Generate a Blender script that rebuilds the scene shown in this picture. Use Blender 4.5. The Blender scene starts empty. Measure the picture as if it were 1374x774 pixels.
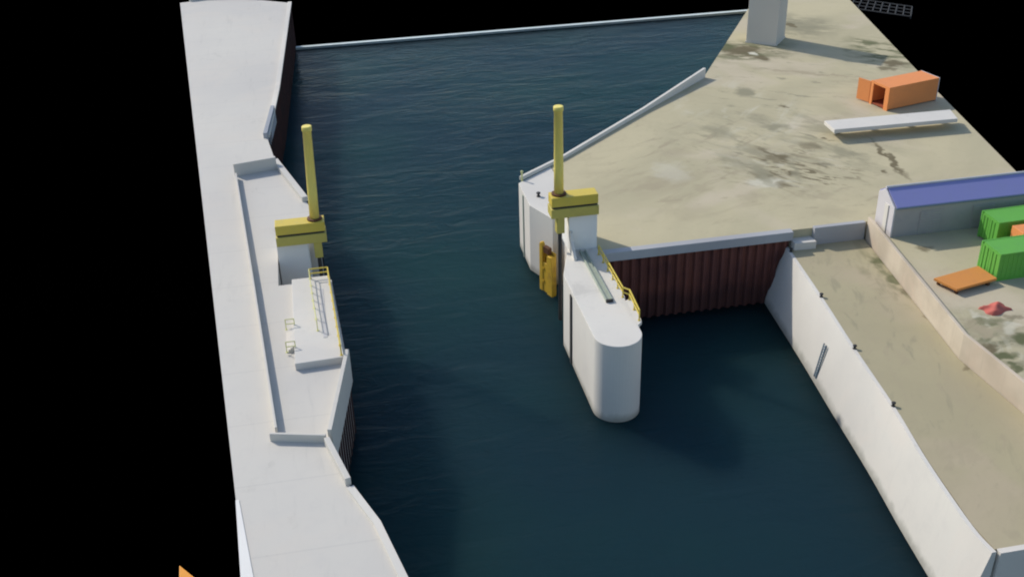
import bpy, bmesh, math, random
from mathutils import Vector, Matrix
random.seed(7)
S = bpy.context.scene
COL = S.collection
R = math.radians

# ------------------------------------------------------------------ helpers
def link(name, bm, mat, parent=None, smooth=False, bevel=0.0):
    bmesh.ops.recalc_face_normals(bm, faces=bm.faces)
    me = bpy.data.meshes.new(name)
    bm.to_mesh(me); bm.free()
    if mat: me.materials.append(mat)
    if smooth:
        for p in me.polygons: p.use_smooth = True
    o = bpy.data.objects.new(name, me)
    COL.objects.link(o)
    if parent: o.parent = parent
    if bevel:
        b = o.modifiers.new('bevel', 'BEVEL'); b.width = bevel; b.segments = 2; b.limit_method = 'ANGLE'
    return o

def empty(name, loc=(0, 0, 0), rz=0.0):
    o = bpy.data.objects.new(name, None); COL.objects.link(o)
    o.location = loc; o.rotation_euler.z = rz; o.empty_display_size = .3
    return o

def tag(o, label, cat, group=None):
    o['label'] = label; o['category'] = cat
    if group: o['group'] = group
    return o

def struct(o):
    o['kind'] = 'structure'; return o

def prism(bm, poly, z0, z1):
    vb = [bm.verts.new((x, y, z0)) for x, y in poly]
    vt = [bm.verts.new((x, y, z1)) for x, y in poly]
    n = len(poly)
    bm.faces.new(vt); bm.faces.new(vb[::-1])
    for i in range(n):
        j = (i + 1) % n
        bm.faces.new((vb[i], vb[j], vt[j], vt[i]))

def box(bm, x0, x1, y0, y1, z0, z1):
    prism(bm, [(x0, y0), (x1, y0), (x1, y1), (x0, y1)], z0, z1)

def bar(bm, p, q, r, n=8, r2=None):
    p = Vector(p); q = Vector(q); d = (q - p)
    if d.length < 1e-6: return
    r2 = r if r2 is None else r2
    m = d.to_track_quat('Z', 'Y').to_matrix()
    a = []; b = []
    for i in range(n):
        t = 2 * math.pi * i / n
        u = m @ Vector((math.cos(t), math.sin(t), 0))
        a.append(bm.verts.new(p + u * r)); b.append(bm.verts.new(q + u * r2))
    bm.faces.new(a[::-1]); bm.faces.new(b)
    for i in range(n):
        j = (i + 1) % n
        bm.faces.new((a[i], a[j], b[j], b[i]))

def lathe(bm, prof, n=20, c=(0, 0, 0)):
    rings = []
    for r, z in prof:
        rings.append([bm.verts.new((c[0] + r * math.cos(2 * math.pi * i / n), c[1] + r * math.sin(2 * math.pi * i / n), c[2] + z)) for i in range(n)])
    for a, b in zip(rings, rings[1:]):
        for i in range(n):
            j = (i + 1) % n
            bm.faces.new((a[i], a[j], b[j], b[i]))
    bm.faces.new(rings[0][::-1]); bm.faces.new(rings[-1])

def offset(path, d):
    """path shifted sideways by d (left of travel is positive), mitred"""
    out = []
    P = [Vector(p) for p in path]
    for i, p in enumerate(P):
        ns = []
        if i > 0: t = (P[i] - P[i-1]).normalized(); ns.append(Vector((-t.y, t.x)))
        if i < len(P) - 1: t = (P[i+1] - P[i]).normalized(); ns.append(Vector((-t.y, t.x)))
        n = sum(ns, Vector((0, 0))).normalized()
        k = 1 / max(.4, n.dot(ns[0]))
        out.append(tuple(p + n * d * k))
    return out

def wall_bm(path, t, z0, z1, side=0):
    """strip wall along a path; side 0 centred, 1 to the left, -1 to the right"""
    a, b = {0: (t/2, -t/2), 1: (t, 0), -1: (0, -t)}[side]
    bm = bmesh.new()
    prism(bm, offset(path, b) + offset(path, a)[::-1], z0, z1)
    return bm

def sheetpile_bm(path, z0, z1, pitch=1.15, depth=.42):
    bm = bmesh.new()
    pts = []
    for i in range(len(path) - 1):
        p, q = Vector(path[i]), Vector(path[i+1])
        d = q - p; L = d.length; d.normalize(); n = Vector((-d.y, d.x))
        m = max(1, round(L / pitch)); w = L / m
        for k in range(m):
            for s, o in ((0, 0), (.18, 0), (.36, depth), (.68, depth), (.86, 0)):
                pts.append(p + d * (k + s) * w + n * o)
        pts.append(q)
    vb = [bm.verts.new((p.x, p.y, z0)) for p in pts]; vt = [bm.verts.new((p.x, p.y, z1)) for p in pts]
    for i in range(len(pts) - 1):
        if (pts[i] - pts[i+1]).length > 1e-5:
            bm.faces.new((vb[i], vb[i+1], vt[i+1], vt[i]))
    return bm

# ------------------------------------------------------------------ materials
def srgb(r, g, b):
    f = lambda c: ((c / 255 + .055) / 1.055) ** 2.4 if c > 10 else c / 255 / 12.92
    return (f(r), f(g), f(b), 1)

class NT:
    def __init__(s, name):
        s.m = bpy.data.materials.new(name); s.m.use_nodes = True
        s.t = s.m.node_tree; s.n = s.t.nodes; s.b = s.n['Principled BSDF']
    def new(s, k, **kw):
        x = s.n.new(k)
        for a, v in kw.items(): setattr(x, a, v)
        return x
    def l(s, a, b): s.t.links.new(a, b)
    def coord(s):
        if not hasattr(s, 'c'):
            s.c = s.new('ShaderNodeNewGeometry').outputs['Position']
        return s.c
    def noise(s, scale, detail=4, rough=.55, stretch=(1, 1, 1), dist=0.0):
        mp = s.new('ShaderNodeMapping'); mp.inputs['Scale'].default_value = stretch
        s.l(s.coord(), mp.inputs['Vector'])
        x = s.new('ShaderNodeTexNoise'); x.inputs['Scale'].default_value = scale
        x.inputs['Detail'].default_value = detail; x.inputs['Roughness'].default_value = rough
        x.inputs['Distortion'].default_value = dist
        s.l(mp.outputs[0], x.inputs['Vector'])
        return x.outputs['Fac']
    def ramp(s, v, lo, hi, a=0.0, b=1.0):
        x = s.new('ShaderNodeMapRange'); x.interpolation_type = 'SMOOTHSTEP'
        for k, q in zip(('From Min', 'From Max', 'To Min', 'To Max'), (lo, hi, a, b)): x.inputs[k].default_value = q
        s.l(v, x.inputs['Value']); return x.outputs[0]
    def mix(s, f, a, b):
        x = s.new('ShaderNodeMix', data_type='RGBA')
        for i, v in ((0, f), (6, a), (7, b)):
            if hasattr(v, 'is_linked'): s.l(v, x.inputs[i])
            else: x.inputs[i].default_value = v
        return x.outputs[2]
    def math(s, op, a, b=None):
        x = s.new('ShaderNodeMath', operation=op)
        for i, v in enumerate((a, b)):
            if v is None: continue
            if hasattr(v, 'is_linked'): s.l(v, x.inputs[i])
            else: x.inputs[i].default_value = v
        return x.outputs[0]
    def bump(s, h, strength, dist):
        x = s.new('ShaderNodeBump'); x.inputs['Strength'].default_value = strength; x.inputs['Distance'].default_value = dist
        s.l(h, x.inputs['Height']); s.l(x.outputs[0], s.b.inputs['Normal'])
    def done(s, col, rough=.8, spec=.3, metal=0.0):
        if hasattr(col, 'is_linked'): s.l(col, s.b.inputs['Base Color'])
        else: s.b.inputs['Base Color'].default_value = col
        s.b.inputs['Roughness'].default_value = rough
        s.b.inputs['Specular IOR Level'].default_value = spec
        s.b.inputs['Metallic'].default_value = metal
        return s.m

def concrete(name, base, dark, warm=None, streak=0.35, big=.06, joint=0.0):
    t = NT(name)
    c = t.mix(t.ramp(t.noise(big, 3, .5), .35, .7), base, dark)
    c = t.mix(t.math('MULTIPLY', t.ramp(t.noise(.5, 5, .65), .45, .75), .35), c, dark)
    if warm: c = t.mix(t.math('MULTIPLY', t.ramp(t.noise(.11, 3, .6, dist=1), .45, .7), .5), c, warm)
    # rain streaks running down
    c = t.mix(t.math('MULTIPLY', t.ramp(t.noise(1.4, 4, .6, (1, 1, .06)), .55, .8), streak), c, dark)
    sp = t.new('ShaderNodeSeparateXYZ'); t.l(t.coord(), sp.inputs[0])
    up = t.new('ShaderNodeSeparateXYZ'); t.l(t.new('ShaderNodeNewGeometry').outputs['Normal'], up.inputs[0])
    side = t.math('LESS_THAN', up.outputs['Z'], .7)
    # algae band where the tide wets the vertical faces
    band = t.ramp(t.math('ADD', sp.outputs['Z'], t.math('MULTIPLY', t.noise(.8, 4, .6), 1.2)), .6, 1.7, 1, 0)
    c = t.mix(t.math('MULTIPLY', t.math('MULTIPLY', band, side), .55), c, (.13, .13, .09, 1))
    # scuffs, faint tyre marks and stains on the trafficked tops
    top = t.math('SUBTRACT', 1.0, side)
    sc = t.math('MULTIPLY', t.ramp(t.noise(.9, 6, .7, (1, .12, 1), .3), .55, .8), top)
    c = t.mix(t.math('MULTIPLY', sc, .30), c, (.33, .32, .30, 1))
    sc = t.math('MULTIPLY', t.ramp(t.noise(.28, 6, .72, dist=.8), .58, .72), top)
    c = t.mix(t.math('MULTIPLY', sc, .28), c, (.36, .34, .30, 1))
    if joint:
        fr = t.math('ABSOLUTE', t.math('SUBTRACT', t.math('FRACT', t.math('DIVIDE', sp.outputs['Y'], joint)), .5))
        ln = t.ramp(fr, .006, .016, 1, 0)
        c = t.mix(t.math('MULTIPLY', ln, .12), c, (.28, .27, .26, 1))
    t.bump(t.noise(3, 5, .6), .25, .03)
    return t.done(c, .85, .25)

def painted(name, col, worn, rough=.5, amt=.5):
    t = NT(name)
    c = t.mix(t.math('MULTIPLY', t.ramp(t.noise(.9, 5, .65), .45, .75), amt), col, worn)
    return t.done(c, rough, .35)

C_WHITE = concrete('pale_concrete', (.67, .635, .565, 1), (.58, .55, .50, 1), (.68, .62, .545, 1))
C_QUAY = concrete('quay_concrete', (.585, .555, .495, 1), (.52, .495, .455, 1), (.585, .54, .475, 1), big=.03, joint=8.0)
C_BLOCK = concrete('hoist_block_concrete', (.80, .78, .73, 1), (.72, .70, .66, 1))
C_GREY = concrete('grey_concrete', (.43, .43, .43, 1), (.34, .34, .35, 1))
C_TAN = concrete('tan_concrete', (.56, .48, .37, 1), (.44, .37, .28, 1), (.60, .47, .36, 1), .5, .2)
C_TOWER = concrete('tower_concrete', (.66, .62, .54, 1), (.58, .54, .47, 1))
C_SILL = concrete('sill_concrete', (.62, .70, .68, 1), (.55, .62, .61, 1))
C_SHADE = concrete('shade_tinted_cap', (.32, .34, .37, 1), (.25, .27, .30, 1))  # blue-grey shade of the end block put into its concrete colour
M_YEL = painted('yellow_paint', (.62, .47, .07, 1), (.50, .40, .10, 1), .5)
M_YELDARK = painted('dull_yellow_paint', (.50, .42, .10, 1), (.36, .31, .09, 1), .55)
M_MAST = painted('mast_yellow', (.86, .70, .17, 1), (.76, .63, .18, 1), .5)
M_GATE = painted('gate_yellow', (.58, .36, .035, 1), (.34, .19, .04, 1), .55, .8)
M_PALEY = painted('pale_yellow_paint', (.66, .64, .28, 1), (.6, .58, .34, 1), .5)
M_DARK = painted('dark_steel', (.035, .035, .035, 1), (.06, .05, .04, 1), .6)
M_BROWN = painted('brown_steel', (.10, .04, .015, 1), (.06, .03, .02, 1), .7)
M_ORANGE = painted('orange_paint', (.78, .275, .085, 1), (.68, .25, .09, 1), .6)
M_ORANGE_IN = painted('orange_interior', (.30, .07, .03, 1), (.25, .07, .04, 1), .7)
M_OCHRE = painted('ochre_deck', (.60, .24, .055, 1), (.50, .21, .07, 1), .7)
M_GREEN = painted('green_paint', (.12, .38, .055, 1), (.11, .31, .07, 1), .55)
M_BLUE = painted('blue_roofing', (.25, .255, .50, 1), (.25, .26, .46, 1), .5)
M_SHEDWALL = painted('shed_cladding', (.36, .34, .33, 1), (.28, .28, .29, 1), .7)
M_SHEDEND = painted('shed_end_wall', (.58, .55, .55, 1), (.50, .48, .50, 1), .75)
M_ORANGE_ARROW = painted('bright_orange_paint', (.72, .29, .02, 1), (.66, .27, .02, 1), .55)
M_RED = painted('faded_red_sheet', (.50, .12, .09, 1), (.40, .13, .10, 1), .8, .8)
M_GRATE = painted('grey_green_steel', (.34, .38, .31, 1), (.26, .29, .24, 1), .7)
M_RAILSHADOW = painted('rail_shadow_grey', (.50, .485, .47, 1), (.43, .42, .41, 1), .7)  # grey of the railing's shadow, for the strip on the platform
M_LATTICE = painted('dull_grey_steel', (.035, .035, .035, 1), (.022, .022, .022, 1), .8)
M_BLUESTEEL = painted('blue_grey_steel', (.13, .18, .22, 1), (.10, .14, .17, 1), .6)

t = NT('rusty_sheet_pile')
c = t.mix(t.ramp(t.noise(.35, 4, .6), .35, .7), (.150, .055, .042, 1), (.095, .038, .034, 1))
c = t.mix(t.math('MULTIPLY', t.ramp(t.noise(1.2, 5, .6, (1, 1, .1)), .5, .75), .6), c, (.19, .065, .042, 1))
sx = t.new('ShaderNodeSeparateXYZ'); t.l(t.coord(), sx.inputs[0])
wet = t.ramp(t.math('ADD', sx.outputs['Z'], t.math('MULTIPLY', t.noise(.6, 3), 1.4)), 2.2, 4.6, 1, 0)   # damp tide band
c = t.mix(t.math('MULTIPLY', wet, .6), c, (.04, .022, .022, 1))
M_PILE = t.done(c, .8, .2)

t = NT('dark_sheet_pile')
c = t.mix(t.ramp(t.noise(.4, 5, .6), .35, .7), (.050, .022, .020, 1), (.028, .018, .018, 1))
M_PILE_DARK = t.done(c, .85, .15)  # near-black brown, darker than the other sheet piling

t = NT('black_ground')
M_BLACK = t.done((0, 0, 0, 1), 1.0, 0.0)

# water: dark estuary water with wind ripples
t = NT('estuary_water')
c = t.mix(t.ramp(t.noise(.025, 3, .5), .35, .68), (.0105, .030, .043, 1), (.0115, .040, .045, 1))
r1 = t.noise(.40, 3, .5, (.5, 1.2, 1), .9)
r2 = t.noise(1.7, 3, .55, (.5, 1.1, 1), .4)
swell = t.noise(.13, 2, .5, (.5, 1, 1), .5)
gust = t.ramp(t.noise(.035, 2, .5, (.7, 1, 1), .8), .36, .66, .55, 1.5)      # wind patches and calm patches
h = t.math('ADD', t.math('MULTIPLY', t.math('ADD', t.math('MULTIPLY', r1, 1.0), t.math('MULTIPLY', r2, .25)), gust), t.math('MULTIPLY', swell, 1.6))
t.bump(h, .55, .35)
t.b.inputs['IOR'].default_value = 1.33
M_WATER = t.done(c, .22, .03)
t.b.inputs['Subsurface Weight'].default_value = 1.0
t.b.inputs['Subsurface Radius'].default_value = (.7, 1.0, 1.1)
t.b.inputs['Subsurface Scale'].default_value = 70.0

PAL = {'d': (.15, .125, .075, 1), 'g': (.11, .12, .06, 1), 'k': (.27, .25, .17, 1), 'b': (.36, .31, .21, 1), 'w': (.60, .57, .46, 1)}
def dirt(name, base, alt, warm, stains, patches=()):
    t = NT(name)
    c = t.mix(t.ramp(t.noise(.045, 4, .55, dist=.8), .35, .68), base, alt)
    c = t.mix(t.math('MULTIPLY', t.ramp(t.noise(.09, 3, .5, dist=.5), .5, .72), .6), c, warm)
    c = t.mix(t.math('MULTIPLY', t.ramp(t.noise(.35, 6, .7, dist=.6), .52, .78), .35), c, PAL['b'])
    c = t.mix(t.math('MULTIPLY', t.ramp(t.noise(1.6, 5, .7), .55, .8), .25), c, PAL['k'])
    wn = t.new('ShaderNodeTexNoise'); wn.inputs['Scale'].default_value = .55; wn.inputs['Detail'].default_value = 4
    t.l(t.coord(), wn.inputs['Vector'])
    w = t.new('ShaderNodeVectorMath', operation='SUBTRACT'); t.l(wn.outputs['Color'], w.inputs[0]); w.inputs[1].default_value = (.5, .5, .5)
    w2 = t.new('ShaderNodeVectorMath', operation='MULTIPLY'); t.l(w.outputs[0], w2.inputs[0]); w2.inputs[1].default_value = (3.6, 3.6, 0)
    w3 = t.new('ShaderNodeVectorMath', operation='ADD'); t.l(t.coord(), w3.inputs[0]); t.l(w2.outputs[0], w3.inputs[1])
    for x, y, rx, ry, ang, sc, lo, hi, k, a in patches:      # weathered, streaky areas
        mp = t.new('ShaderNodeMapping', vector_type='TEXTURE')
        mp.inputs['Location'].default_value = (x, y, 0); mp.inputs['Scale'].default_value = (rx, ry, 1e4)
        t.l(w3.outputs[0], mp.inputs['Vector'])
        ln = t.new('ShaderNodeVectorMath', operation='LENGTH'); t.l(mp.outputs[0], ln.inputs[0])
        area = t.ramp(ln.outputs['Value'], .3, 1.25, 1, 0)
        m2 = t.new('ShaderNodeMapping', vector_type='TEXTURE')
        m2.inputs['Rotation'].default_value = (0, 0, ang); m2.inputs['Scale'].default_value = (2.6, .9, 1)
        m2.inputs['Location'].default_value = (x * 1.7, y, 0)
        t.l(t.coord(), m2.inputs['Vector'])
        nz = t.new('ShaderNodeTexNoise'); nz.inputs['Scale'].default_value = sc; nz.inputs['Detail'].default_value = 5
        nz.inputs['Roughness'].default_value = .62; nz.inputs['Distortion'].default_value = .5
        t.l(m2.outputs[0], nz.inputs['Vector'])
        f = t.math('MULTIPLY', t.math('MULTIPLY', area, t.ramp(nz.outputs['Fac'], lo, hi)), a)
        c = t.mix(f, c, PAL[k])
    for kind, x, y, rx, ry, ang, k, a in stains:
        mp = t.new('ShaderNodeMapping', vector_type='TEXTURE')
        mp.inputs['Location'].default_value = (x, y, 0); mp.inputs['Rotation'].default_value = (0, 0, ang)
        mp.inputs['Scale'].default_value = (rx, ry, 1e4)
        t.l(w3.outputs[0], mp.inputs['Vector'])
        ln = t.new('ShaderNodeVectorMath', operation='LENGTH'); t.l(mp.outputs[0], ln.inputs[0])
        f = t.ramp(ln.outputs['Value'], .4, 1.25, min(.95, a * 1.25), 0)
        c = t.mix(f, c, PAL[k])
    t.bump(t.noise(1.2, 6, .65), .3, .08)
    return t.done(c, .95, .1)

YARD_ST = [
    ('e',66.2,159.0,3.33,3.17,0,'d',.80),('e',67.7,154.7,1.31,1.70,0,'d',.90),('e',64.4,162.0,1.58,2.91,0,'g',.70),('e',67.5,157.1,.77,1.05,0,'w',.80),
    ('e',80.9,168.4,3.27,4.67,-.7,'k',.60),('e',79.0,169.8,.59,1.6,0,'d',.70),('e',86.7,157.3,1.55,2.13,0,'g',.60),('e',85.7,147.1,1.69,2.22,0,'d',.80),
    ('e',83.5,145.1,1.25,1.25,0,'d',.60),('e',59.6,140.8,1.51,2.31,0,'k',.75),('e',62.7,134.0,.58,.81,0,'d',.70),('e',58.5,127.3,2.05,1.48,0,'k',.70),
    ('e',50.7,127.2,1.67,3.38,0,'k',.45),('e',49.3,118.1,1.93,3.43,0,'k',.30),('e',62.9,121.8,.45,.70,0,'d',.80),('e',65.2,110.4,.51,.60,0,'d',.70),
    ('e',54.5,117.4,2.10,1.52,0,'d',.55),('e',54.5,112.3,.76,1.01,0,'d',.85),('e',51.2,114.5,1.37,3.68,0,'k',.40),('e',60.3,119.9,1.43,1.58,0,'d',.45),
    ('e',63.3,116.6,1.23,1.52,0,'k',.40),('e',50.6,110.8,2.01,1.77,0,'w',.50),('e',52.1,109.8,1.17,.98,0,'d',.40),('e',43.0,122.2,2.51,1.59,0,'b',.35),
    ('e',36.8,113.2,2.53,.81,0,'b',.35),('e',42.6,111.3,1.67,.79,0,'b',.40),('e',47.6,107.9,1.97,1.51,0,'b',.35),('e',40.7,116.7,2.25,3.34,0,'w',.30),
    ('e',39.2,105.4,3.20,1.80,0,'b',.25),('e',55.0,106.0,1.63,1.30,0,'b',.45),('e',54.6,101.5,2.36,1.39,0,'b',.30),
    ('l',71.6,146.1,9.72,.50,-.534,'b',.60),('l',67.8,113.8,7.01,.55,-1.689,'d',.75),('l',54.5,118.9,3.62,.60,-1.119,'d',.60),
    ('l',51.0,113.3,4.10,.70,-1.673,'k',.50),('l',55.1,113.1,3.84,.60,-1.786,'k',.50),
    ('e',55.3,72.7,.75,.87,0,'d',.90),('e',56.6,75.3,1.03,1.14,0,'b',.80),('e',56.3,71.2,1.49,1.05,0,'g',.90),('e',59.5,73.3,.89,1.10,0,'g',.80),
    ('e',57.8,78.0,.92,.72,0,'w',.45),('e',59.3,75.3,1.03,.69,0,'w',.40),('e',56.1,69.2,.73,.61,0,'g',.70),('e',59.9,91.5,1.03,.60,0,'d',.60),
    ('e',58.4,76.9,1.31,.71,0,'g',.40),('e',60.8,77.0,.79,.71,0,'d',.40)]
TERR_ST = [('e',55.6,92.7,.75,1.35,0,'g',.60),('e',55.8,89.1,.87,1.27,0,'g',.60),('e',55.2,86.3,.57,.68,0,'d',.50),('e',55.0,81.4,.55,.50,0,'d',.40),
    ('e',49.2,75.7,.91,1.12,0,'b',.35),('e',47.2,61.7,.68,1.02,0,'b',.30),('e',54.0,72.7,.89,.53,0,'d',.50),('e',45.9,52.5,.62,.97,0,'b',.50),('e',51.0,95.0,2.27,1.54,0,'b',.20)]
M_YARD = dirt('yard_dirt', (.51, .450, .295, 1), (.43, .385, .255, 1), (.55, .470, .355, 1), YARD_ST, [
    (56, 113.5, 9, 8, -.8, 1.0, .53, .63, 'd', .9), (56, 121, 16, 14, -.9, .8, .57, .68, 'k', .85), (48, 122, 18, 16, .5, .5, .55, .68, 'b', .8), (66, 140, 16, 20, -.6, .6, .57, .68, 'k', .8),
    (40, 110, 14, 12, .2, .5, .56, .7, 'b', .7), (62, 104, 14, 8, .1, .7, .56, .68, 'b', .8),
    (53.5, 114.0, 7.5, 8, -1.0, .55, .50, .68, 'd', .75), (54, 115, 8, 9, -.6, .5, .52, .7, 'w', .6), (58, 122, 16, 14, -.9, .3, .46, .66, 'k', .75),
    (45, 114, 18, 14, .4, .22, .45, .66, 'b', .65), (70, 138, 16, 18, -.5, .25, .5, .7, 'b', .6), (56, 135, 10, 14, .8, .3, .5, .7, 'w', .5), (67, 158.5, 8, 6, -.6, .6, .40, .56, 'g', .9), (80, 169, 7, 8, -.6, .5, .38, .54, 'k', .9),
    (86, 152, 6, 9, -.6, .6, .43, .6, 'g', .85), (58.5, 73, 5, 6, .4, .7, .44, .6, 'g', .8), (57.5, 76, 4, 4, -.6, .8, .48, .62, 'b', .8), (58, 73, 5, 7, 1.2, .7, .5, .62, 'w', .3), (57.5, 72, 5, 5, -.3, .6, .42, .62, 'k', .7)])
M_TERR = dirt('terrace_dirt', (.41, .362, .232, 1), (.37, .325, .21, 1), (.44, .365, .26, 1), TERR_ST, [
    (50, 80, 9, 24, 1.2, .6, .55, .68, 'k', .6), (48, 66, 7, 16, .8, .9, .57, .68, 'b', .7), (49, 90, 7, 9, .3, .5, .54, .7, 'b', .6),
    (55.3, 90, 2.2, 8, 1.5, .6, .45, .62, 'g', .6), (50, 75, 7, 18, 1.3, .25, .5, .7, 'b', .5), (47, 60, 6, 8, .5, .5, .52, .7, 'b', .5)])

# ------------------------------------------------------------------ setting
bm = bmesh.new()
g = 6000
bm.faces.new([bm.verts.new(p) for p in ((-g, -g, -9.2), (g, -g, -9.2), (g, g, -9.2), (-g, g, -9.2))])
struct(link('ground', bm, M_BLACK))

bm = bmesh.new()
prism(bm, [(-4.5, 25), (58, 25), (60, 60), (92, 206.7), (-6, 206.7), (-9, 150)], -9.0, 0.0)
struct(link('water', bm, M_WATER))

D = 8.4
bm = bmesh.new()
yard = [(27.05, 98.5), (48.2, 98.5), (50.65, 98.5), (57.2, 98.5), (55.2, 81.0), (54.4, 74.2), (55.1, 66.2), (56.4, 40), (66, 40),
        (79.9, 106.2), (85.9, 136.5), (95.3, 181.6), (100.9, 208.5), (91.9, 207.2), (74.5, 178.7), (56.3, 148.7), (28.9, 123.3), (27.05, 121.8)]
prism(bm, yard, -9.1, D)
struct(link('yard', bm, M_YARD))

T = 6.6
bm = bmesh.new()
prism(bm, [(48.0, 98.4), (46.85, 87.1), (45.75, 77.6), (44.85, 68.6), (43.9, 61.4), (43.25, 54.0), (43.4, 51.4), (56.0, 51.4), (54.62, 66.2), (53.92, 74.2), (54.72, 81.0), (56.7, 98.4)], -9.1, T)
struct(link('terrace', bm, M_TERR))

# ------------------------------------------------------------------ left quay
quay = [(-23.5, 214.6), (-19, 215.6), (-13, 214.4), (-8.5, 212.2), (-3.2, 208.6), (-5.8, 160), (-7.3, 140.5), (-6.0, 129.9), (-2.7, 118.5), (-1.7, 112), (-1.7, 108.0), (-6.15, 108.0),
        (-6.15, 99.2), (-0.85, 99.2), (-0.25, 84.5), (-2.3, 72.2), (-1.2, 66.7), (0.6, 61.6), (1.9, 55.7), (4.6, 44), (-7.4, 44)]
q = empty('quay', (-8, 90, 0))
inv = Matrix.Translation((8, -90, 0))
def qpart(name, bm, mat, **k):
    bm.transform(inv); return link(name, bm, mat, q, **k)
bm = bmesh.new(); prism(bm, quay, -9.1, D); qpart('quay_body', bm, C_QUAY)
face1 = [(-1.62, 118.3), (-2.65, 118.6), (-5.95, 130), (-7.25, 140.5), (-5.75, 160), (-3.15, 208.5)]
qpart('sheet_piling', sheetpile_bm([(-3.0, 208.5), (-5.6, 160), (-7.1, 140.5), (-5.85, 130), (-2.55, 118.6), (-1.55, 112)], -1.0, 7.9, 1.15, -.3), M_PILE_DARK)
qpart('sheet_piling', sheetpile_bm([(-0.75, 99.0), (-.15, 84.5), (-2.2, 72.15), (-1.05, 66.8), (.75, 61.7), (2.05, 55.8), (4.75, 44)], -1.0, 7.5, 1.15, -.25), M_PILE_DARK)
qpart('coping', wall_bm([(-3.2, 208.4), (-5.8, 160), (-7.3, 140.7)], .7, D - .02, D + .28, 0), C_WHITE)
qpart('coping', wall_bm([(-1.05, 66.0), (0.6, 61.6), (1.9, 55.7), (4.6, 44)], .55, D - .02, D + .22, 0), C_WHITE)
bm = bmesh.new(); prism(bm, [(-9.55, 66.5), (-9.3, 66.5), (-7.3, 52), (-7.0, 46), (-8.2, 46)], D - .02, D + .06); qpart('edge_kerb', bm, C_BLOCK)
tag(q, 'long white concrete quay left of the channel, flaring wider at its far end', 'quay')

o = link('end_wall', wall_bm([(-21.8, 215.4), (-19, 216.0), (-13, 214.9), (-9.4, 213.2)], .6, D - 2, D + .75, 0), C_WHITE)
tag(o, 'low curved concrete wall closing the far end of the left quay', 'wall')

def wall(path, t, h, mat, label, side=0, z=D, name='parapet_wall', end=None, cat='wall', group='low parapet walls'):
    o = link(name, wall_bm(path, t, z - .02, z + h, side), mat, bevel=.03)
    tag(o, label, cat, group); return o
wall([(-10.95, 127.6), (-8.55, 99.5), (-6.45, 74.0)], .2, .8, C_QUAY, 'long straight parapet wall down the middle of the left quay')
wall([(-6.95, 73.4), (-2.55, 72.2)], .25, .75, C_QUAY, 'short cross parapet at the near end of the left quay enclosure')
wall([(-11.2, 128.6), (-6.1, 129.6)], .5, 1.6, C_QUAY, 'tall cross parapet at the far end of the left quay enclosure, its face in shade')
wall([(-6.25, 131.4), (-2.9, 118.9)], .7, .6, C_QUAY, 'slanting white parapet on the left quay edge behind the yellow mast')
wall([(-0.1, 84.2), (-2.22, 72.5)], .36, .95 + 2.5, C_QUAY, 'slanting parapet on the left quay edge just in front of the railed platform', z=D - 2.5)
wall([(-2.5, 71.9), (-1.15, 66.4)], .45, .7, C_QUAY, 'short white parapet on the left quay edge nearest the camera')

# block that ends the far parapet (its bluish shade is put into the concrete colour)
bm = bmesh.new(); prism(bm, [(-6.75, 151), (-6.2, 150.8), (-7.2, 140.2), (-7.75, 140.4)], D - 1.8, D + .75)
o = link('end_block', bm, C_SHADE, bevel=.05); tag(o, 'shade-coloured concrete end block where the far quay coping stops at the narrowing', 'block')

# raised platform
bm = bmesh.new(); prism(bm, [(-4.75, 83.2), (-0.45, 83.4), (-0.98, 98.9), (-4.75, 98.9)], D - .02, 9.1)
pl = link('platform', bm, C_WHITE, bevel=.04); tag(pl, 'low white concrete platform with yellow railings on the left quay', 'platform')
bm = bmesh.new()
sp_ = [(-4.755, D - .02), (-5.5, D - .02)]
for k in range(4): sp_ += [(-5.5 + .19 * k, D + .165 * (k + 1) - .02), (-5.5 + .19 * (k + 1) if k < 3 else -4.755, D + .165 * (k + 1) - .02)]
a_ = [bm.verts.new((x, 86.3, z)) for x, z in sp_]; b_ = [bm.verts.new((x, 89.7, z)) for x, z in sp_]
bm.faces.new(a_); bm.faces.new(b_[::-1])
for i in range(len(sp_)):
    j = (i + 1) % len(sp_); bm.faces.new((a_[i], a_[j], b_[j], b_[i]))
st = link('steps', bm, C_WHITE); tag(st, 'four white concrete steps up the side of the railed platform', 'steps')
bm = bmesh.new()
box(bm, -2.1, -1.72, 87.0, 96.2, 9.095, 9.125)  # flat strip coloured as the shadow of the middle railing
o = link('rail_shadow_strip', bm, M_RAILSHADOW); tag(o, 'narrow grey strip painted as the railing shadow along the left platform floor', 'shadow_strip')

def railing(path, z, label, h=1.1, gap=1.7, r=.055, mat=M_YEL, rails=(1.08, .58), group=None):
    root = empty('railing', (path[0][0], path[0][1], z))
    pm = None
    base = Vector((path[0][0], path[0][1]))
    for i in range(len(path) - 1):
        p, qv = Vector(path[i]), Vector(path[i+1]); L = (qv - p).length; n = max(1, round(L / gap))
        for k in range(n + 1):
            if k == 0 and i > 0: continue
            v = p + (qv - p) * k / n - base
            if pm is None:
                bm = bmesh.new(); bar(bm, (0, 0, 0), (0, 0, h), r, 6); box(bm, -.12, .12, -.12, .12, 0, .03)
                po = link('post', bm, mat, root); pm = po
            else:
                po = pm.copy(); COL.objects.link(po); po.parent = root
            po.location = (v.x, v.y, 0)
    for zz in rails:
        bm = bmesh.new()
        for i in range(len(path) - 1):
            a = Vector(path[i]) - base; b = Vector(path[i+1]) - base
            bar(bm, (a.x, a.y, zz), (b.x, b.y, zz), r * 1.05, 6)
        link('rail', bm, mat, root)
    return tag(root, label, 'railing', group)
G = 'yellow safety railings'
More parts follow.
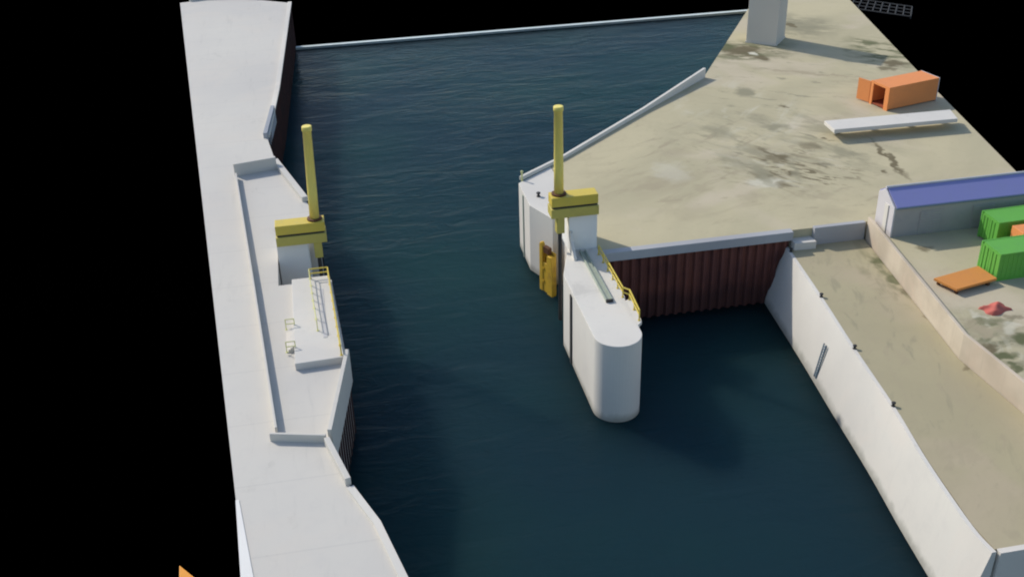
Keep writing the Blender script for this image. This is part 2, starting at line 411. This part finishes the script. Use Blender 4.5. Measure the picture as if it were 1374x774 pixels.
railing([(-0.65, 83.7), (-1.1, 98.6), (-2.9, 98.6)], 9.1, 'yellow railing along the water edge and far end of the left platform', group=G, r=.065, mat=M_YEL)
railing([(-2.95, 98.6), (-2.75, 92.6), (-2.55, 88.4)], 9.1, 'pale yellow railing running down the middle of the left platform', group=G, r=.045, mat=M_PALEY)
railing([(-4.65, 86.0), (-5.45, 86.0)], 9.1 - .45, 'short pale yellow handrail at the near side of the platform steps', group=G, r=.045, gap=.8, mat=M_PALEY)
railing([(-4.65, 90.0), (-5.45, 90.0)], 9.1 - .45, 'short pale yellow handrail at the far side of the platform steps', group=G, r=.045, gap=.8, mat=M_PALEY)
railing([(26.75, 98.0), (26.75, 88.9), (27.25, 88.3), (27.05, 84.4)], D, 'yellow railing stepping along the right edge of the round nosed pier', group=G, r=.075)

# ------------------------------------------------------------------ pier
arc = [(24.45 + 2.25 * math.cos(a), 82.6 + 2.25 * math.sin(a)) for a in [math.pi + math.pi * i / 24 for i in range(25)]]
pier = arc + [(26.75, 88), (27.0, 89), (27.0, 121.8), (26.8, 121.6), (23.3, 118.8), (22.2, 117.9), (22.2, 111.6), (24.0, 107.4), (25.05, 107.4), (25.05, 103.6), (22.2, 94.7)]
p = empty('pier', (24.5, 100, 0)); pinv = Matrix.Translation((-24.5, -100, 0))
def ppart(name, bm, mat, **k):
    bm.transform(pinv); return link(name, bm, mat, p, **k)
bm = bmesh.new(); prism(bm, pier, -9.1, D - .005); ppart('pier_body', bm, C_WHITE, bevel=.05)
bm = bmesh.new(); box(bm, 22.08, 22.24, 90.9, 91.5, -.9, D - .5); ppart('stop_log_guide', bm, M_DARK)
bm = bmesh.new(); box(bm, 22.08, 22.24, 114.9, 115.2, -.9, D - .3); ppart('stop_log_guide', bm, M_GRATE)
bm = bmesh.new(); prism(bm, [(26.70, 88.2), (27.45, 88.5), (27.25, 84.2), (26.69, 83.6)], D - .35, D - .008); ppart('ledge', bm, C_WHITE)
tag(p, 'white concrete pier with a rounded nose standing in the middle of the water', 'pier')
tr = empty('service_trough', (25.25, 88.4, D))
bm = bmesh.new(); box(bm, -.34, -.22, 0, 10.6, -.006, .3); box(bm, .22, .34, 0, 10.6, -.006, .3); link('side_plate', bm, M_GRATE, tr)
bm = bmesh.new(); box(bm, -.215, .215,   .15, 10.5, -.004, .12); link('trough_floor', bm, M_GRATE, tr)
bm = bmesh.new(); box(bm, -.34, .34, -.2, -.01, -.006, .3); link('end_plate', bm, M_DARK, tr)
tag(tr, 'narrow grey green steel trough along the top of the round nosed pier', 'trough')

def bollard(x, y, z, label, s=1.0, group=None):
    bm = bmesh.new(); lathe(bm, [(.24*s, 0), (.24*s, .06*s), (.15*s, .1*s), (.14*s, .32*s), (.25*s, .38*s), (.25*s, .5*s), (.17*s, .55*s)], 14)
    o = link('bollard', bm, M_DARK, smooth=False); o.location = (x, y, z); return tag(o, label, 'bollard', group)
bollard(23.7, 113.6, D, 'dark mooring bollard on the pier head left of the right mast', 1.0, 'mooring bollards')
bollard(26.9, 117.6, D, 'dark mooring bollard behind the right mast beside the dusty yard', .9, 'mooring bollards')

bm = bmesh.new(); bar(bm, (0, 0, -1.2), (0, 0, 1.3), .11, 8); lathe(bm, [(.16, 1.3), (.16, 1.42), (.05, 1.5)], 10)
o = link('marker_post', bm, M_PALEY); o.location = (22.75, 118.5, D - .2)
tag(o, 'slim pale yellow marker post on the far corner of the pier head', 'post')

# ------------------------------------------------------------------ gate hoists
def hoist(x_mast, x_far, x_blk0, x_blk1, zblk, yf, label, dz=0.0, wing=False, ms=1.0, rake=0.0):
    """yellow cross beam on a concrete block with a tall mast at the water end"""
    s = 1 if x_far > x_mast else -1
    root = empty('gate_hoist', (x_mast, yf + 1.0, 0))
    iv = Matrix.Translation((-x_mast, -yf - 1.0, 0))
    def part(name, bm, mat, par=None, **k):
        bm.transform(iv); return link(name, bm, mat, par or root, **k)
    e = x_mast - s * .95
    a, b = min(e, x_far), max(e, x_far)
    bm = bmesh.new(); box(bm, x_blk0, x_blk1, yf + .3, yf + 3.6, zblk, 10.32 + dz); part('concrete_block', bm, C_BLOCK, bevel=.04)
    bm = bmesh.new(); box(bm, a - .06, b + .06, yf - .1, yf + 1.75, 10.34 + dz, 11.36 + dz); part('lower_beam', bm, M_YELDARK, bevel=.05)
    bm = bmesh.new(); box(bm, a + .1, b - .1, yf + .12, yf + 1.6, 11.36 + dz, 11.58 + dz); part('beam_joint', bm, M_DARK)
    bm = bmesh.new(); box(bm, a, b, yf, yf + 1.7, 11.58 + dz, 12.62 + dz); bmm = part('upper_beam', bm, M_YEL, bevel=.05)
    bm = bmesh.new(); lathe(bm, [(.78, 0), (.78, .16), (.62, .2)], 16, (x_mast, yf + .95, 12.62 + dz)); part('collar', bm, M_BROWN)
    bm = bmesh.new(); lathe(bm, [(.50, 0), (.49, 3 * ms), (.43, 9.45 * ms), (.50, 9.5 * ms), (.50, 9.95 * ms), (.45, 10.0 * ms)], 20, (x_mast, yf + .95, 12.80 + dz))
    for v in bm.verts: v.co.x += rake * (v.co.z - 12.80 - dz)
    m = part('mast', bm, M_MAST)
    for f in m.data.polygons: f.use_smooth = abs(f.normal.z) < .5
    bm = bmesh.new(); box(bm, x_mast - .42, x_mast + .42, yf + .1, yf + 1.0, 8.5 + dz, 10.33 + dz); part('guide_column', bm, M_YELDARK, bevel=.04)
    bm = bmesh.new(); bar(bm, (x_mast, yf + .5, 8.5 + dz), (x_mast, yf + .5, -.5), .22, 10); part('ram_rod', bm, M_DARK)
    if wing:
        bm = bmesh.new(); pr = [(yf + .29, D - .02), (yf + .29, 10.7), (yf - .2, 10.7), (yf - .5, 9.9), (yf - 2.0, 8.6), (yf - 2.0, D - .02)]
        a_ = [bm.verts.new((x_blk0, y, z)) for y, z in pr]; b_ = [bm.verts.new((x_blk0 + .3, y, z)) for y, z in pr]
        bm.faces.new(a_); bm.faces.new(b_[::-1])
        for i in range(len(pr)):
            j = (i + 1) % len(pr); bm.faces.new((a_[i], a_[j], b_[j], b_[i]))
        part('wing_wall', bm, C_WHITE)
    tag(root, label, 'gate hoist', 'yellow gate hoists')
    return root
hoist(-1.85, -5.95, -6.05, -2.85, -.9, 104.0, 'yellow gate hoist with tall mast on a concrete block at the left quay edge', rake=.035)
hoist(23.05, 27.0, 23.95, 26.98, D - .1, 99.3, 'yellow gate hoist with tall mast on the mid channel pier beside the yard', 2.1, True, .93)

# sector gate leaf showing in the slot
def yz_plate(prof, x0, x1):
    bm = bmesh.new()
    a = [bm.verts.new((x0, y, z)) for y, z in prof]; b = [bm.verts.new((x1, y, z)) for y, z in prof]
    bm.faces.new(a); bm.faces.new(b[::-1])
    for i in range(len(prof)):
        j = (i + 1) % len(prof); bm.faces.new((a[i], a[j], b[j], b[i]))
    return bm
gl = empty('gate_leaf', (22.75, 107.2, 0), math.atan2(-3.0, 1.3))
def rib(u0, u1, z1, t=.5, slope=.5):
    bm = bmesh.new(); prof = [(u0, -.9), (u1, -.9), (u1, z1 - slope), (u1 - .25, z1), (u0 + .1, z1), (u0, z1 - .3)]
    f = [bm.verts.new((u, -t, z)) for u, z in prof]; k = [bm.verts.new((u, 0, z)) for u, z in prof]
    bm.faces.new(f); bm.faces.new(k[::-1])
    for i in range(len(prof)):
        j = (i + 1) % len(prof); bm.faces.new((f[i], f[j], k[j], k[i]))
    return bm
link('rib', rib(0, .62, 6.0), M_GATE, gl, bevel=.06)
link('rib', rib(.55, 1.6, 3.7, .42), M_GATE, gl, bevel=.06)
link('rib', rib(1.55, 2.55, 4.9, .6, 1.5), M_GATE, gl, bevel=.06)
bm = bmesh.new(); box(bm, .1, 2.3, .004, .2, -.9, 5.2); link('skin_plate', bm, M_GATE, gl)
bm = bmesh.new(); box(bm, .75, 1.75, -.45, -.004, 4.95, 5.75); link('hinge_box', bm, M_BROWN, gl, bevel=.04)
for z in (1.2, 2.8):
    bm = bmesh.new(); box(bm, .60, .82, -.52, -.004, z, z + .25); link('stiffener', bm, M_GATE, gl)
tag(gl, 'yellow steel gate leaf hanging in the slot of the pier at the water line', 'gate')

# ------------------------------------------------------------------ right side steel wall, walls, terrace
sw = empty('sheet_pile_wall', (27.05, 98.0, 0)); siv = Matrix.Translation((-27.05, -98, 0))
bm = sheetpile_bm([(48.0, 98.2), (27.06, 98.2)], -1.0, 7.6, 1.0, .3); bm.transform(siv)
so = link('steel_sheets', bm, M_PILE, sw)
bm = bmesh.new(); box(bm, 27.06, 48.15, 97.62, 98.55, 7.6, D + .22); bm.transform(siv); link('cap_beam', bm, C_GREY, sw, bevel=.04)
tag(sw, 'dark red brown corrugated steel wall with a grey cap behind the pier', 'wall')
o = link('retaining_wall', wall_bm([(50.7, 98.25), (56.6, 98.25)], .6, -1, D + .22), C_GREY, bevel=.03)
tag(o, 'short grey retaining wall between the dusty yard and the lower terrace', 'wall')
bm = bmesh.new(); prism(bm, [(48.2, 97.2), (50.62, 97.1), (50.62, 98.46), (48.2, 98.46)], -1, 7.45)
o = link('landing', bm, C_WHITE); tag(o, 'small pale concrete landing at the corner of the steel wall and the terrace', 'landing')

top = [(47.6, 98.2), (46.5, 87.1), (45.4, 77.6), (44.5, 68.6), (43.5, 61.4), (42.85, 54.0), (43.0, 51.1)]
bot = [(45.6, 98.2), (44.8, 87.1), (43.95, 77.6), (43.2, 68.6), (42.4, 61.4), (41.7, 54.0), (41.5, 51.1)]
def cr(P, n=6):
    out = []
    for i in range(len(P) - 1):
        p0, p1, p2, p3 = P[max(i-1, 0)], P[i], P[i+1], P[min(i+2, len(P)-1)]
        for k in range(n):
            u = k / n
            out.append(tuple(.5 * (2*b + (c-a)*u + (2*a-5*b+4*c-d)*u*u + (3*b-a-3*c+d)*u**3) for a, b, c, d in zip(p0, p1, p2, p3)))
    return out + [P[-1]]
bm = bmesh.new(); rows = []
for (tx, ty), (bx_, by_) in zip(cr(top), cr(bot)):
    rows.append([bm.verts.new(v) for v in ((bx_ - .1, by_, -9), (bx_ - .1, by_, -1), (tx, ty, T + .03), (tx + .34, ty, T + .03), (tx + .34, ty, -9))])
for u, v in zip(rows, rows[1:]):
    for i in range(4): bm.faces.new((u[i], u[i+1], v[i+1], v[i]))
bm.faces.new(rows[0]); bm.faces.new(rows[-1][::-1])
o = link('quay_wall', bm, C_WHITE, smooth=True); o.data.set_sharp_from_angle(angle=R(35)); tag(o, 'sloping white concrete quay wall along the right side of the basin', 'wall')
bm = bmesh.new(); box(bm, 43.55, 56.2, 50.9, 51.38, -1, T + .03)
o = link('end_wall', bm, C_WHITE); tag(o, 'shaded concrete end wall of the terrace in the near right corner', 'wall')
o = link('boundary_wall', wall_bm([(56.95, 98.0), (54.95, 81.0), (54.15, 74.2), (54.85, 66.2), (56.2, 44)], .34, -9, D + .8), C_TAN, bevel=.03)
tag(o, 'tan boundary wall bending between the terrace and the cluttered yard', 'wall')
bm = bmesh.new(); ring = []
pp = [(22.6, 118.7), (28.9, 123.6), (43.5, 137.0), (56.2, 148.4)]; hh = [.45, .45, .6, 1.45]
lo, ro = offset(pp, .2), offset(pp, -.2)
for (ax, ay), (bx_, by_), h_ in zip(lo, ro, hh):
    ring.append([bm.verts.new(v) for v in ((ax, ay, D - .02), (ax, ay, D + h_), (bx_, by_, D + h_), (bx_, by_, D - .02))])
for u, v in zip(ring, ring[1:]):
    for i in range(4): bm.faces.new((u[i], u[(i+1) % 4], v[(i+1) % 4], v[i]))
bm.faces.new(ring[0]); bm.faces.new(ring[-1][::-1])
o = link('parapet_wall', bm, C_WHITE, bevel=.03)
tag(o, 'long white parapet along the slanting far edge of the dusty yard', 'wall', 'low parapet walls')
for (x, y), wh in (((47.75, 97.0), 'bollard on the terrace edge in the corner by the steel wall'), ((46.75, 87.3), 'bollard on the terrace edge, second away from the steel wall'),
                   ((45.65, 77.8), 'bollard on the terrace edge, third away from the steel wall'), ((44.75, 68.8), 'bollard on the terrace edge nearest the camera')):
    bollard(x, y, T + .03, 'small black ' + wh, .75, 'bollards along the terrace edge')
# steel rungs added in place of a post shadow on the sloping wall
ld = empty('shadow_ladder', (44.55, 82.4, 0))
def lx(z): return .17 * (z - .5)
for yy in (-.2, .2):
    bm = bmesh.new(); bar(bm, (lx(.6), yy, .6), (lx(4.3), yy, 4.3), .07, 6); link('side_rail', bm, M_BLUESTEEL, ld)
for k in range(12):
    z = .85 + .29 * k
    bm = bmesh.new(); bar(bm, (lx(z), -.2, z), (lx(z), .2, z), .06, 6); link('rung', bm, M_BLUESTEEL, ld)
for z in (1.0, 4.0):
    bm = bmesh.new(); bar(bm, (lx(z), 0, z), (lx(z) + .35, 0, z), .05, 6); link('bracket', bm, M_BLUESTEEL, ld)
tag(ld, 'blue grey steel rungs standing in for a post shadow on the sloping white quay wall', 'shadow_ladder')

# sill at the far end of the water
bm = bmesh.new(); box(bm, -4.4, 88.5, 206.75, 207.7, -9.1, .4)
o = link('sill_wall', bm, C_SILL); tag(o, 'thin pale grey sill closing the far edge of the water', 'wall')

# ------------------------------------------------------------------ things on the yard
tw = empty('tower', (71.8, 163.2, D), R(-39))
bm = bmesh.new(); box(bm, -2.45, 2.45, -2.45, 2.45, -.02, 12.4); link('shaft', bm, C_TOWER, tw, bevel=.05)
bm = bmesh.new(); box(bm, -2.6, 2.6, -2.6, 2.6, 12.4, 12.75); link('cap', bm, C_GREY, tw)
bm = bmesh.new(); box(bm, -2.55, 2.55, -2.55, 2.55, -.02, .25); link('plinth', bm, C_TOWER, tw)
tag(tw, 'square pale concrete tower rising out of the top of the picture', 'tower')

# orange container with one open end
ct = empty('container', (75.0, 128.8, D), math.atan2(2.1, 8.8))
L_, W_, H_ = 8.5, 3.5, 3.25
bm = bmesh.new()
box(bm, 0, L_, 0, .12, .15, H_); box(bm, 0, L_, W_ - .12, W_, .15, H_); box(bm, L_ - .12, L_, .12, W_ - .12, .15, H_)
box(bm, 0, L_, .12, W_ - .12, H_ - .12, H_ - .002); link('body', bm, M_ORANGE, ct)
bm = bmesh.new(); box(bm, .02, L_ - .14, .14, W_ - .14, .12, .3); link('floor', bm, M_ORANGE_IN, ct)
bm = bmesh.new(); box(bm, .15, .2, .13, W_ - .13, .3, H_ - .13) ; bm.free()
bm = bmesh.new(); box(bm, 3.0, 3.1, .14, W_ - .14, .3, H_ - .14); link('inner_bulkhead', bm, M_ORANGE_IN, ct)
bm = bmesh.new()
box(bm, -.06, .1, -.05, .7, 0, H_ + .03); box(bm, -.06, .1, W_ - .45, W_ + .05, 0, H_ + .03); box(bm, -.06, .1, .7, W_ - .45, H_ - .3, H_ + .03)
link('end_frame', bm, M_ORANGE, ct)
bm = bmesh.new(); box(bm, .3, L_ - .3, .3, W_ - .3, -.01, .14); link('base_frame', bm, M_DARK, ct)
bm = bmesh.new(); prism(bm, [(-.1, W_ + .1), (-.5, W_ + 2.1), (-.38, W_ + 2.13), (.02, W_ + .13)], .15, H_ - .15)
link('door', bm, M_ORANGE, ct)
bm = bmesh.new(); box(bm, L_, L_ + .1, -.04, .25, 0, H_ + .02); box(bm, L_, L_ + .1, W_ - .25, W_ + .04, 0, H_ + .02); box(bm, L_, L_ + .1, .25, W_ - .25, H_ - .25, H_ + .02)
link('end_frame', bm, M_SHEDEND, ct)
tag(ct, 'orange shipping container with its left end open and door swung out', 'container')

sb = empty('slab', (72.9, 123.1, D)); sbi = Matrix.Translation((-72.9, -123.1, -D))
bm = bmesh.new(); prism(bm, [(63.5, 120.7), (80.2, 120.3), (81.0, 123.5), (63.6, 123.9)], D + 1.05, D + 1.55); bm.transform(sbi); link('slab_top', bm, C_WHITE, sb, bevel=.03)
for x in (65.0, 70.0, 75.0, 79.6):
    bm = bmesh.new(); box(bm, x - .2, x + .2, 122.9, 123.5, D - .02, D + 1.048); bm.transform(sbi); link('support', bm, C_GREY, sb)
tag(sb, 'long flat white slab raised above the yard in front of the orange container', 'slab')

# long shed with a blue roof
sh = empty('shed', (57.6, 94.4, D))
prof = [(0, 0), (0, 3.45), (2.2, 4.65), (3.4, 3.9), (3.4, 0)]
Ls = 30
bm = yz_plate(prof, .08, Ls); bm.faces.ensure_lookup_table(); link('walls', bm, M_SHEDWALL, sh)
bm = yz_plate([(-.06, 0), (-.06, 3.42), (2.2, 4.72), (3.46, 3.9), (3.46, 0)], -.1, .078); link('end_wall', bm, M_SHEDEND, sh, bevel=.04)
bm = yz_plate([(-.22, 3.42), (2.16, 4.72), (2.16, 4.85), (-.22, 3.55)], .1, Ls); link('roof_slope', bm, M_BLUE, sh)
bm = yz_plate([(2.165, 4.72), (3.6, 3.85), (3.6, 3.98), (2.165, 4.85)], .1, Ls); link('roof_slope', bm, M_BLUE, sh)
bm = bmesh.new(); bar(bm, (-.08, 2.16, 4.88), (Ls, 2.16, 4.88), .13, 8); link('ridge_cap', bm, M_SHEDEND, sh)
bm = bmesh.new(); bar(bm, (0, -.27, 3.42), (Ls, -.27, 3.42), .09, 8); link('gutter', bm, M_BLUESTEEL, sh)
bm = bmesh.new(); box(bm, -.2, -.1, 1.0, 1.7, 0, 3.3); link('pilaster', bm, C_WHITE, sh)
for x in (3.0, 9.0, 15.0):
    bm = bmesh.new(); box(bm, x, x + 2.6, -.06, -.003, .02, 2.7)
    for k in range(8): box(bm, x + .05, x + 2.55, -.1, -.06, .2 + k * .31, .34 + k * .31)
    link('shutter', bm, M_BLUESTEEL if False else M_SHEDWALL, sh)
tag(sh, 'long low shed with a blue pitched roof and pale end wall', 'shed')

def plain_container(x, y, rz, L, W, H, mat, label):
    root = empty('container', (x, y, D), rz)
    bm = bmesh.new(); box(bm, 0.06, L - .06, .03, W - .03, .14, H - .03)
    k = .5
    while k < L - .4:
        box(bm, k, k + .22, -.0, .028, .3, H - .25); box(bm, k, k + .22, W - .028, W, .3, H - .25); k += .5
    link('body', bm, mat, root)
    bm = bmesh.new()
    for (xx, yy) in ((0, -.03), (0, W - .2), (L - .2, -.03), (L - .2, W - .2)):
        box(bm, xx - .02, xx + .22, yy, yy + .23, 0, H)
    box(bm, .22, L - .22, -.03, .12, H - .16, H); box(bm, .22, L - .22, W - .12, W + .03, H - .16, H)
    box(bm, .22, L - .22, -.03, .12, 0, .16); box(bm, .22, L - .22, W - .12, W + .03, 0, .16)
    link('corner_frame', bm, mat, root)
    bm = bmesh.new()
    box(bm, -.0, .055, .22, W / 2 - .02, .18, H - .2); box(bm, -.0, .055, W / 2 + .02, W - .22, .18, H - .2)
    link('door', bm, mat, root)
    bm = bmesh.new()
    for yy in (.6, W / 2 - .4, W / 2 + .4, W - .6): bar(bm, (-.04, yy, .25), (-.04, yy, H - .25), .03, 6)
    link('lock_bar', bm, mat, root)
    return tag(root, label, 'container', 'containers in the yard')
plain_container(62.9, 83.4, R(1.5), 11, 3.1, 2.95, M_GREEN, 'green shipping container nearest the camera, beside the ochre loading platform')
plain_container(66.6, 89.6, R(1.5), 11, 3.0, 2.95, M_GREEN, 'green shipping container farther back with an orange crate before it')
oc = empty('crate', (67.6, 86.95, D), R(1.5))
bm = bmesh.new(); box(bm, 0, 4.2, 0, 1.9, .1, 2.9); link('crate_body', bm, M_ORANGE, oc, bevel=.04)
for xx in (.4, 1.9, 3.4):
    bm = bmesh.new(); box(bm, xx, xx + .35, .05, 1.85, -.01, .095); link('skid', bm, M_DARK, oc)
for xx in (-.05, 2.0, 4.1):
    bm = bmesh.new(); box(bm, xx, xx + .15, -.06, -.004, .12, 2.86); link('batten', bm, M_ORANGE, oc)
tag(oc, 'orange crate wedged between the two green containers', 'crate')

# ochre loading platform on legs
tb = empty('loading_platform', (57.45, 81.9, D), R(8))
bm = bmesh.new(); prism(bm, [(.3, -.15), (5.25, .22), (5.25, 2.95), (-.35, 2.45)], .42, .68); link('deck', bm, M_OCHRE, tb, bevel=.03)
for (x, y) in ((.55, .15), (4.4, .4), (4.4, 2.7), (.1, 2.2)):
    bm = bmesh.new(); box(bm, x - .13, x + .13, y - .13, y + .13, -.01, .418); link('leg', bm, M_BROWN, tb)
bm = bmesh.new(); bar(bm, (.55, .15, .3), (4.4, .4, .3), .07, 6); bar(bm, (.1, 2.2, .3), (4.4, 2.7, .3), .07, 6); link('brace', bm, M_BROWN, tb)
tag(tb, 'flat ochre loading platform on short legs beside the green container', 'platform')

# faded red sheet heap
bm = bmesh.new()
N = 14
vs = [[None] * (N + 1) for _ in range(N + 1)]
for i in range(N + 1):
    for j in range(N + 1):
        u, v = i / N * 2 - 1, j / N * 2 - 1
        rr = min(1, max(abs(u), abs(v)))
        z = .55 * (1 - rr ** 3) * (.8 + .3 * math.sin(3 * u + 1) * math.cos(4 * v)) + random.uniform(-.03, .03) * (1 - rr)
        vs[i][j] = bm.verts.new((u * 1.25 + .12 * math.sin(5 * v), v * .85 + .1 * math.sin(4 * u), max(0.0, z) + (.0 if rr < 1 else -.03)))
for i in range(N):
    for j in range(N): bm.faces.new((vs[i][j], vs[i+1][j], vs[i+1][j+1], vs[i][j+1]))
o = link('tarpaulin_heap', bm, M_RED, smooth=True); o.location = (59.9, 78.6, D + .01); o.rotation_euler.z = R(15)
tag(o, 'small faded red heap under a sheet on the ground before the green container', 'heap')

# ------------------------------------------------------------------ out on the black ground
lf = empty('lattice_frame', (124, 231, -9.2))
A, B, C_, Dd = Vector((127.3, 240.1, 0)), Vector((136.4, 229.9, 0)), Vector((132.2, 222.8, 0)), Vector((122.6, 232.9, 0))
off = Vector((124, 231, 0))
for k in range(4):
    f = k / 3
    a = A.lerp(Dd, f) - off; b = B.lerp(C_, f) - off
    bm = bmesh.new(); bar(bm, (a.x, a.y, .5), (b.x, b.y, .5), .17, 6); link('chord', bm, M_LATTICE, lf)
for k in range(9):
    f = k / 8
    a = A.lerp(B, f) - off; b = Dd.lerp(C_, f) - off
    bm = bmesh.new(); bar(bm, (a.x, a.y, .5), (b.x, b.y, .5), .17, 6); link('cross_member', bm, M_LATTICE, lf)
for v in (A, B, C_, Dd):
    bm = bmesh.new(); bar(bm, (v.x - off.x, v.y - off.y, 0), (v.x - off.x, v.y - off.y, .5), .2, 6); link('foot', bm, M_LATTICE, lf)
tag(lf, 'dim grey steel lattice frame lying on the black ground past the yard', 'lattice')

bm = bmesh.new(); prism(bm, [(-17.4, 79.5), (-17.0, 72.7), (-11.3, 71.5)], -9.2, -8.5)
o = link('pointed_block', bm, M_ORANGE_ARROW, bevel=.05); tag(o, 'orange pointed block standing on the black ground left of the quay', 'block')

# ------------------------------------------------------------------ camera, light, world
cam = bpy.data.cameras.new('camera'); co = bpy.data.objects.new('camera', cam); COL.objects.link(co)
cam.sensor_width = 36; cam.lens = 36 * 1474 / 1374; cam.clip_end = 20000; cam.clip_start = .5
def unit(v): return Vector(v).normalized()
up = -unit((765 - 687, 2987 - 387, 1474))
xd = Vector((10158 - 687, -733 - 387, 1474)); xd = (xd - up * xd.dot(up)).normalized()
yd = up.cross(xd)
if yd.z < 0: yd = -yd
def tow(c): c = Vector(c); return Vector((xd.dot(c), yd.dot(c), up.dot(c)))
r_, u_, b_ = tow((1, 0, 0)), tow((0, -1, 0)), tow((0, 0, -1))
co.matrix_world = Matrix(((r_.x, u_.x, b_.x, 0), (r_.y, u_.y, b_.y, 0), (r_.z, u_.z, b_.z, 62), (0, 0, 0, 1)))
S.camera = co

EL = R(36.5)
tosun = Vector((-.645 * math.cos(EL), .764 * math.cos(EL), math.sin(EL)))
sl = bpy.data.lights.new('sun', 'SUN'); sl.energy = 2.9; sl.angle = R(.8); sl.color = (1, .945, .85)
so_ = bpy.data.objects.new('sun', sl); COL.objects.link(so_)
so_.rotation_euler = tosun.to_track_quat('Z', 'Y').to_euler(); so_.location = (-60, 160, 90)

w = bpy.data.worlds.new('World'); S.world = w; w.use_nodes = True
n = w.node_tree.nodes; bg = n['Background']
sk = n.new('ShaderNodeTexSky'); sk.sky_type = 'NISHITA'; sk.sun_disc = False
sk.sun_elevation = EL; sk.sun_rotation = math.atan2(tosun.x, tosun.y)
w.node_tree.links.new(sk.outputs[0], bg.inputs[0]); bg.inputs[1].default_value = .15

S.view_settings.view_transform = 'Standard'; S.view_settings.look = 'None'
S.view_settings.exposure = .18; S.view_settings.gamma = 1; S.view_settings.use_curve_mapping = False
S.cycles.use_denoising = True
S.cycles.pixel_filter_type = 'BLACKMAN_HARRIS'; S.cycles.filter_width = 2.0
S.cycles.max_bounces = 6
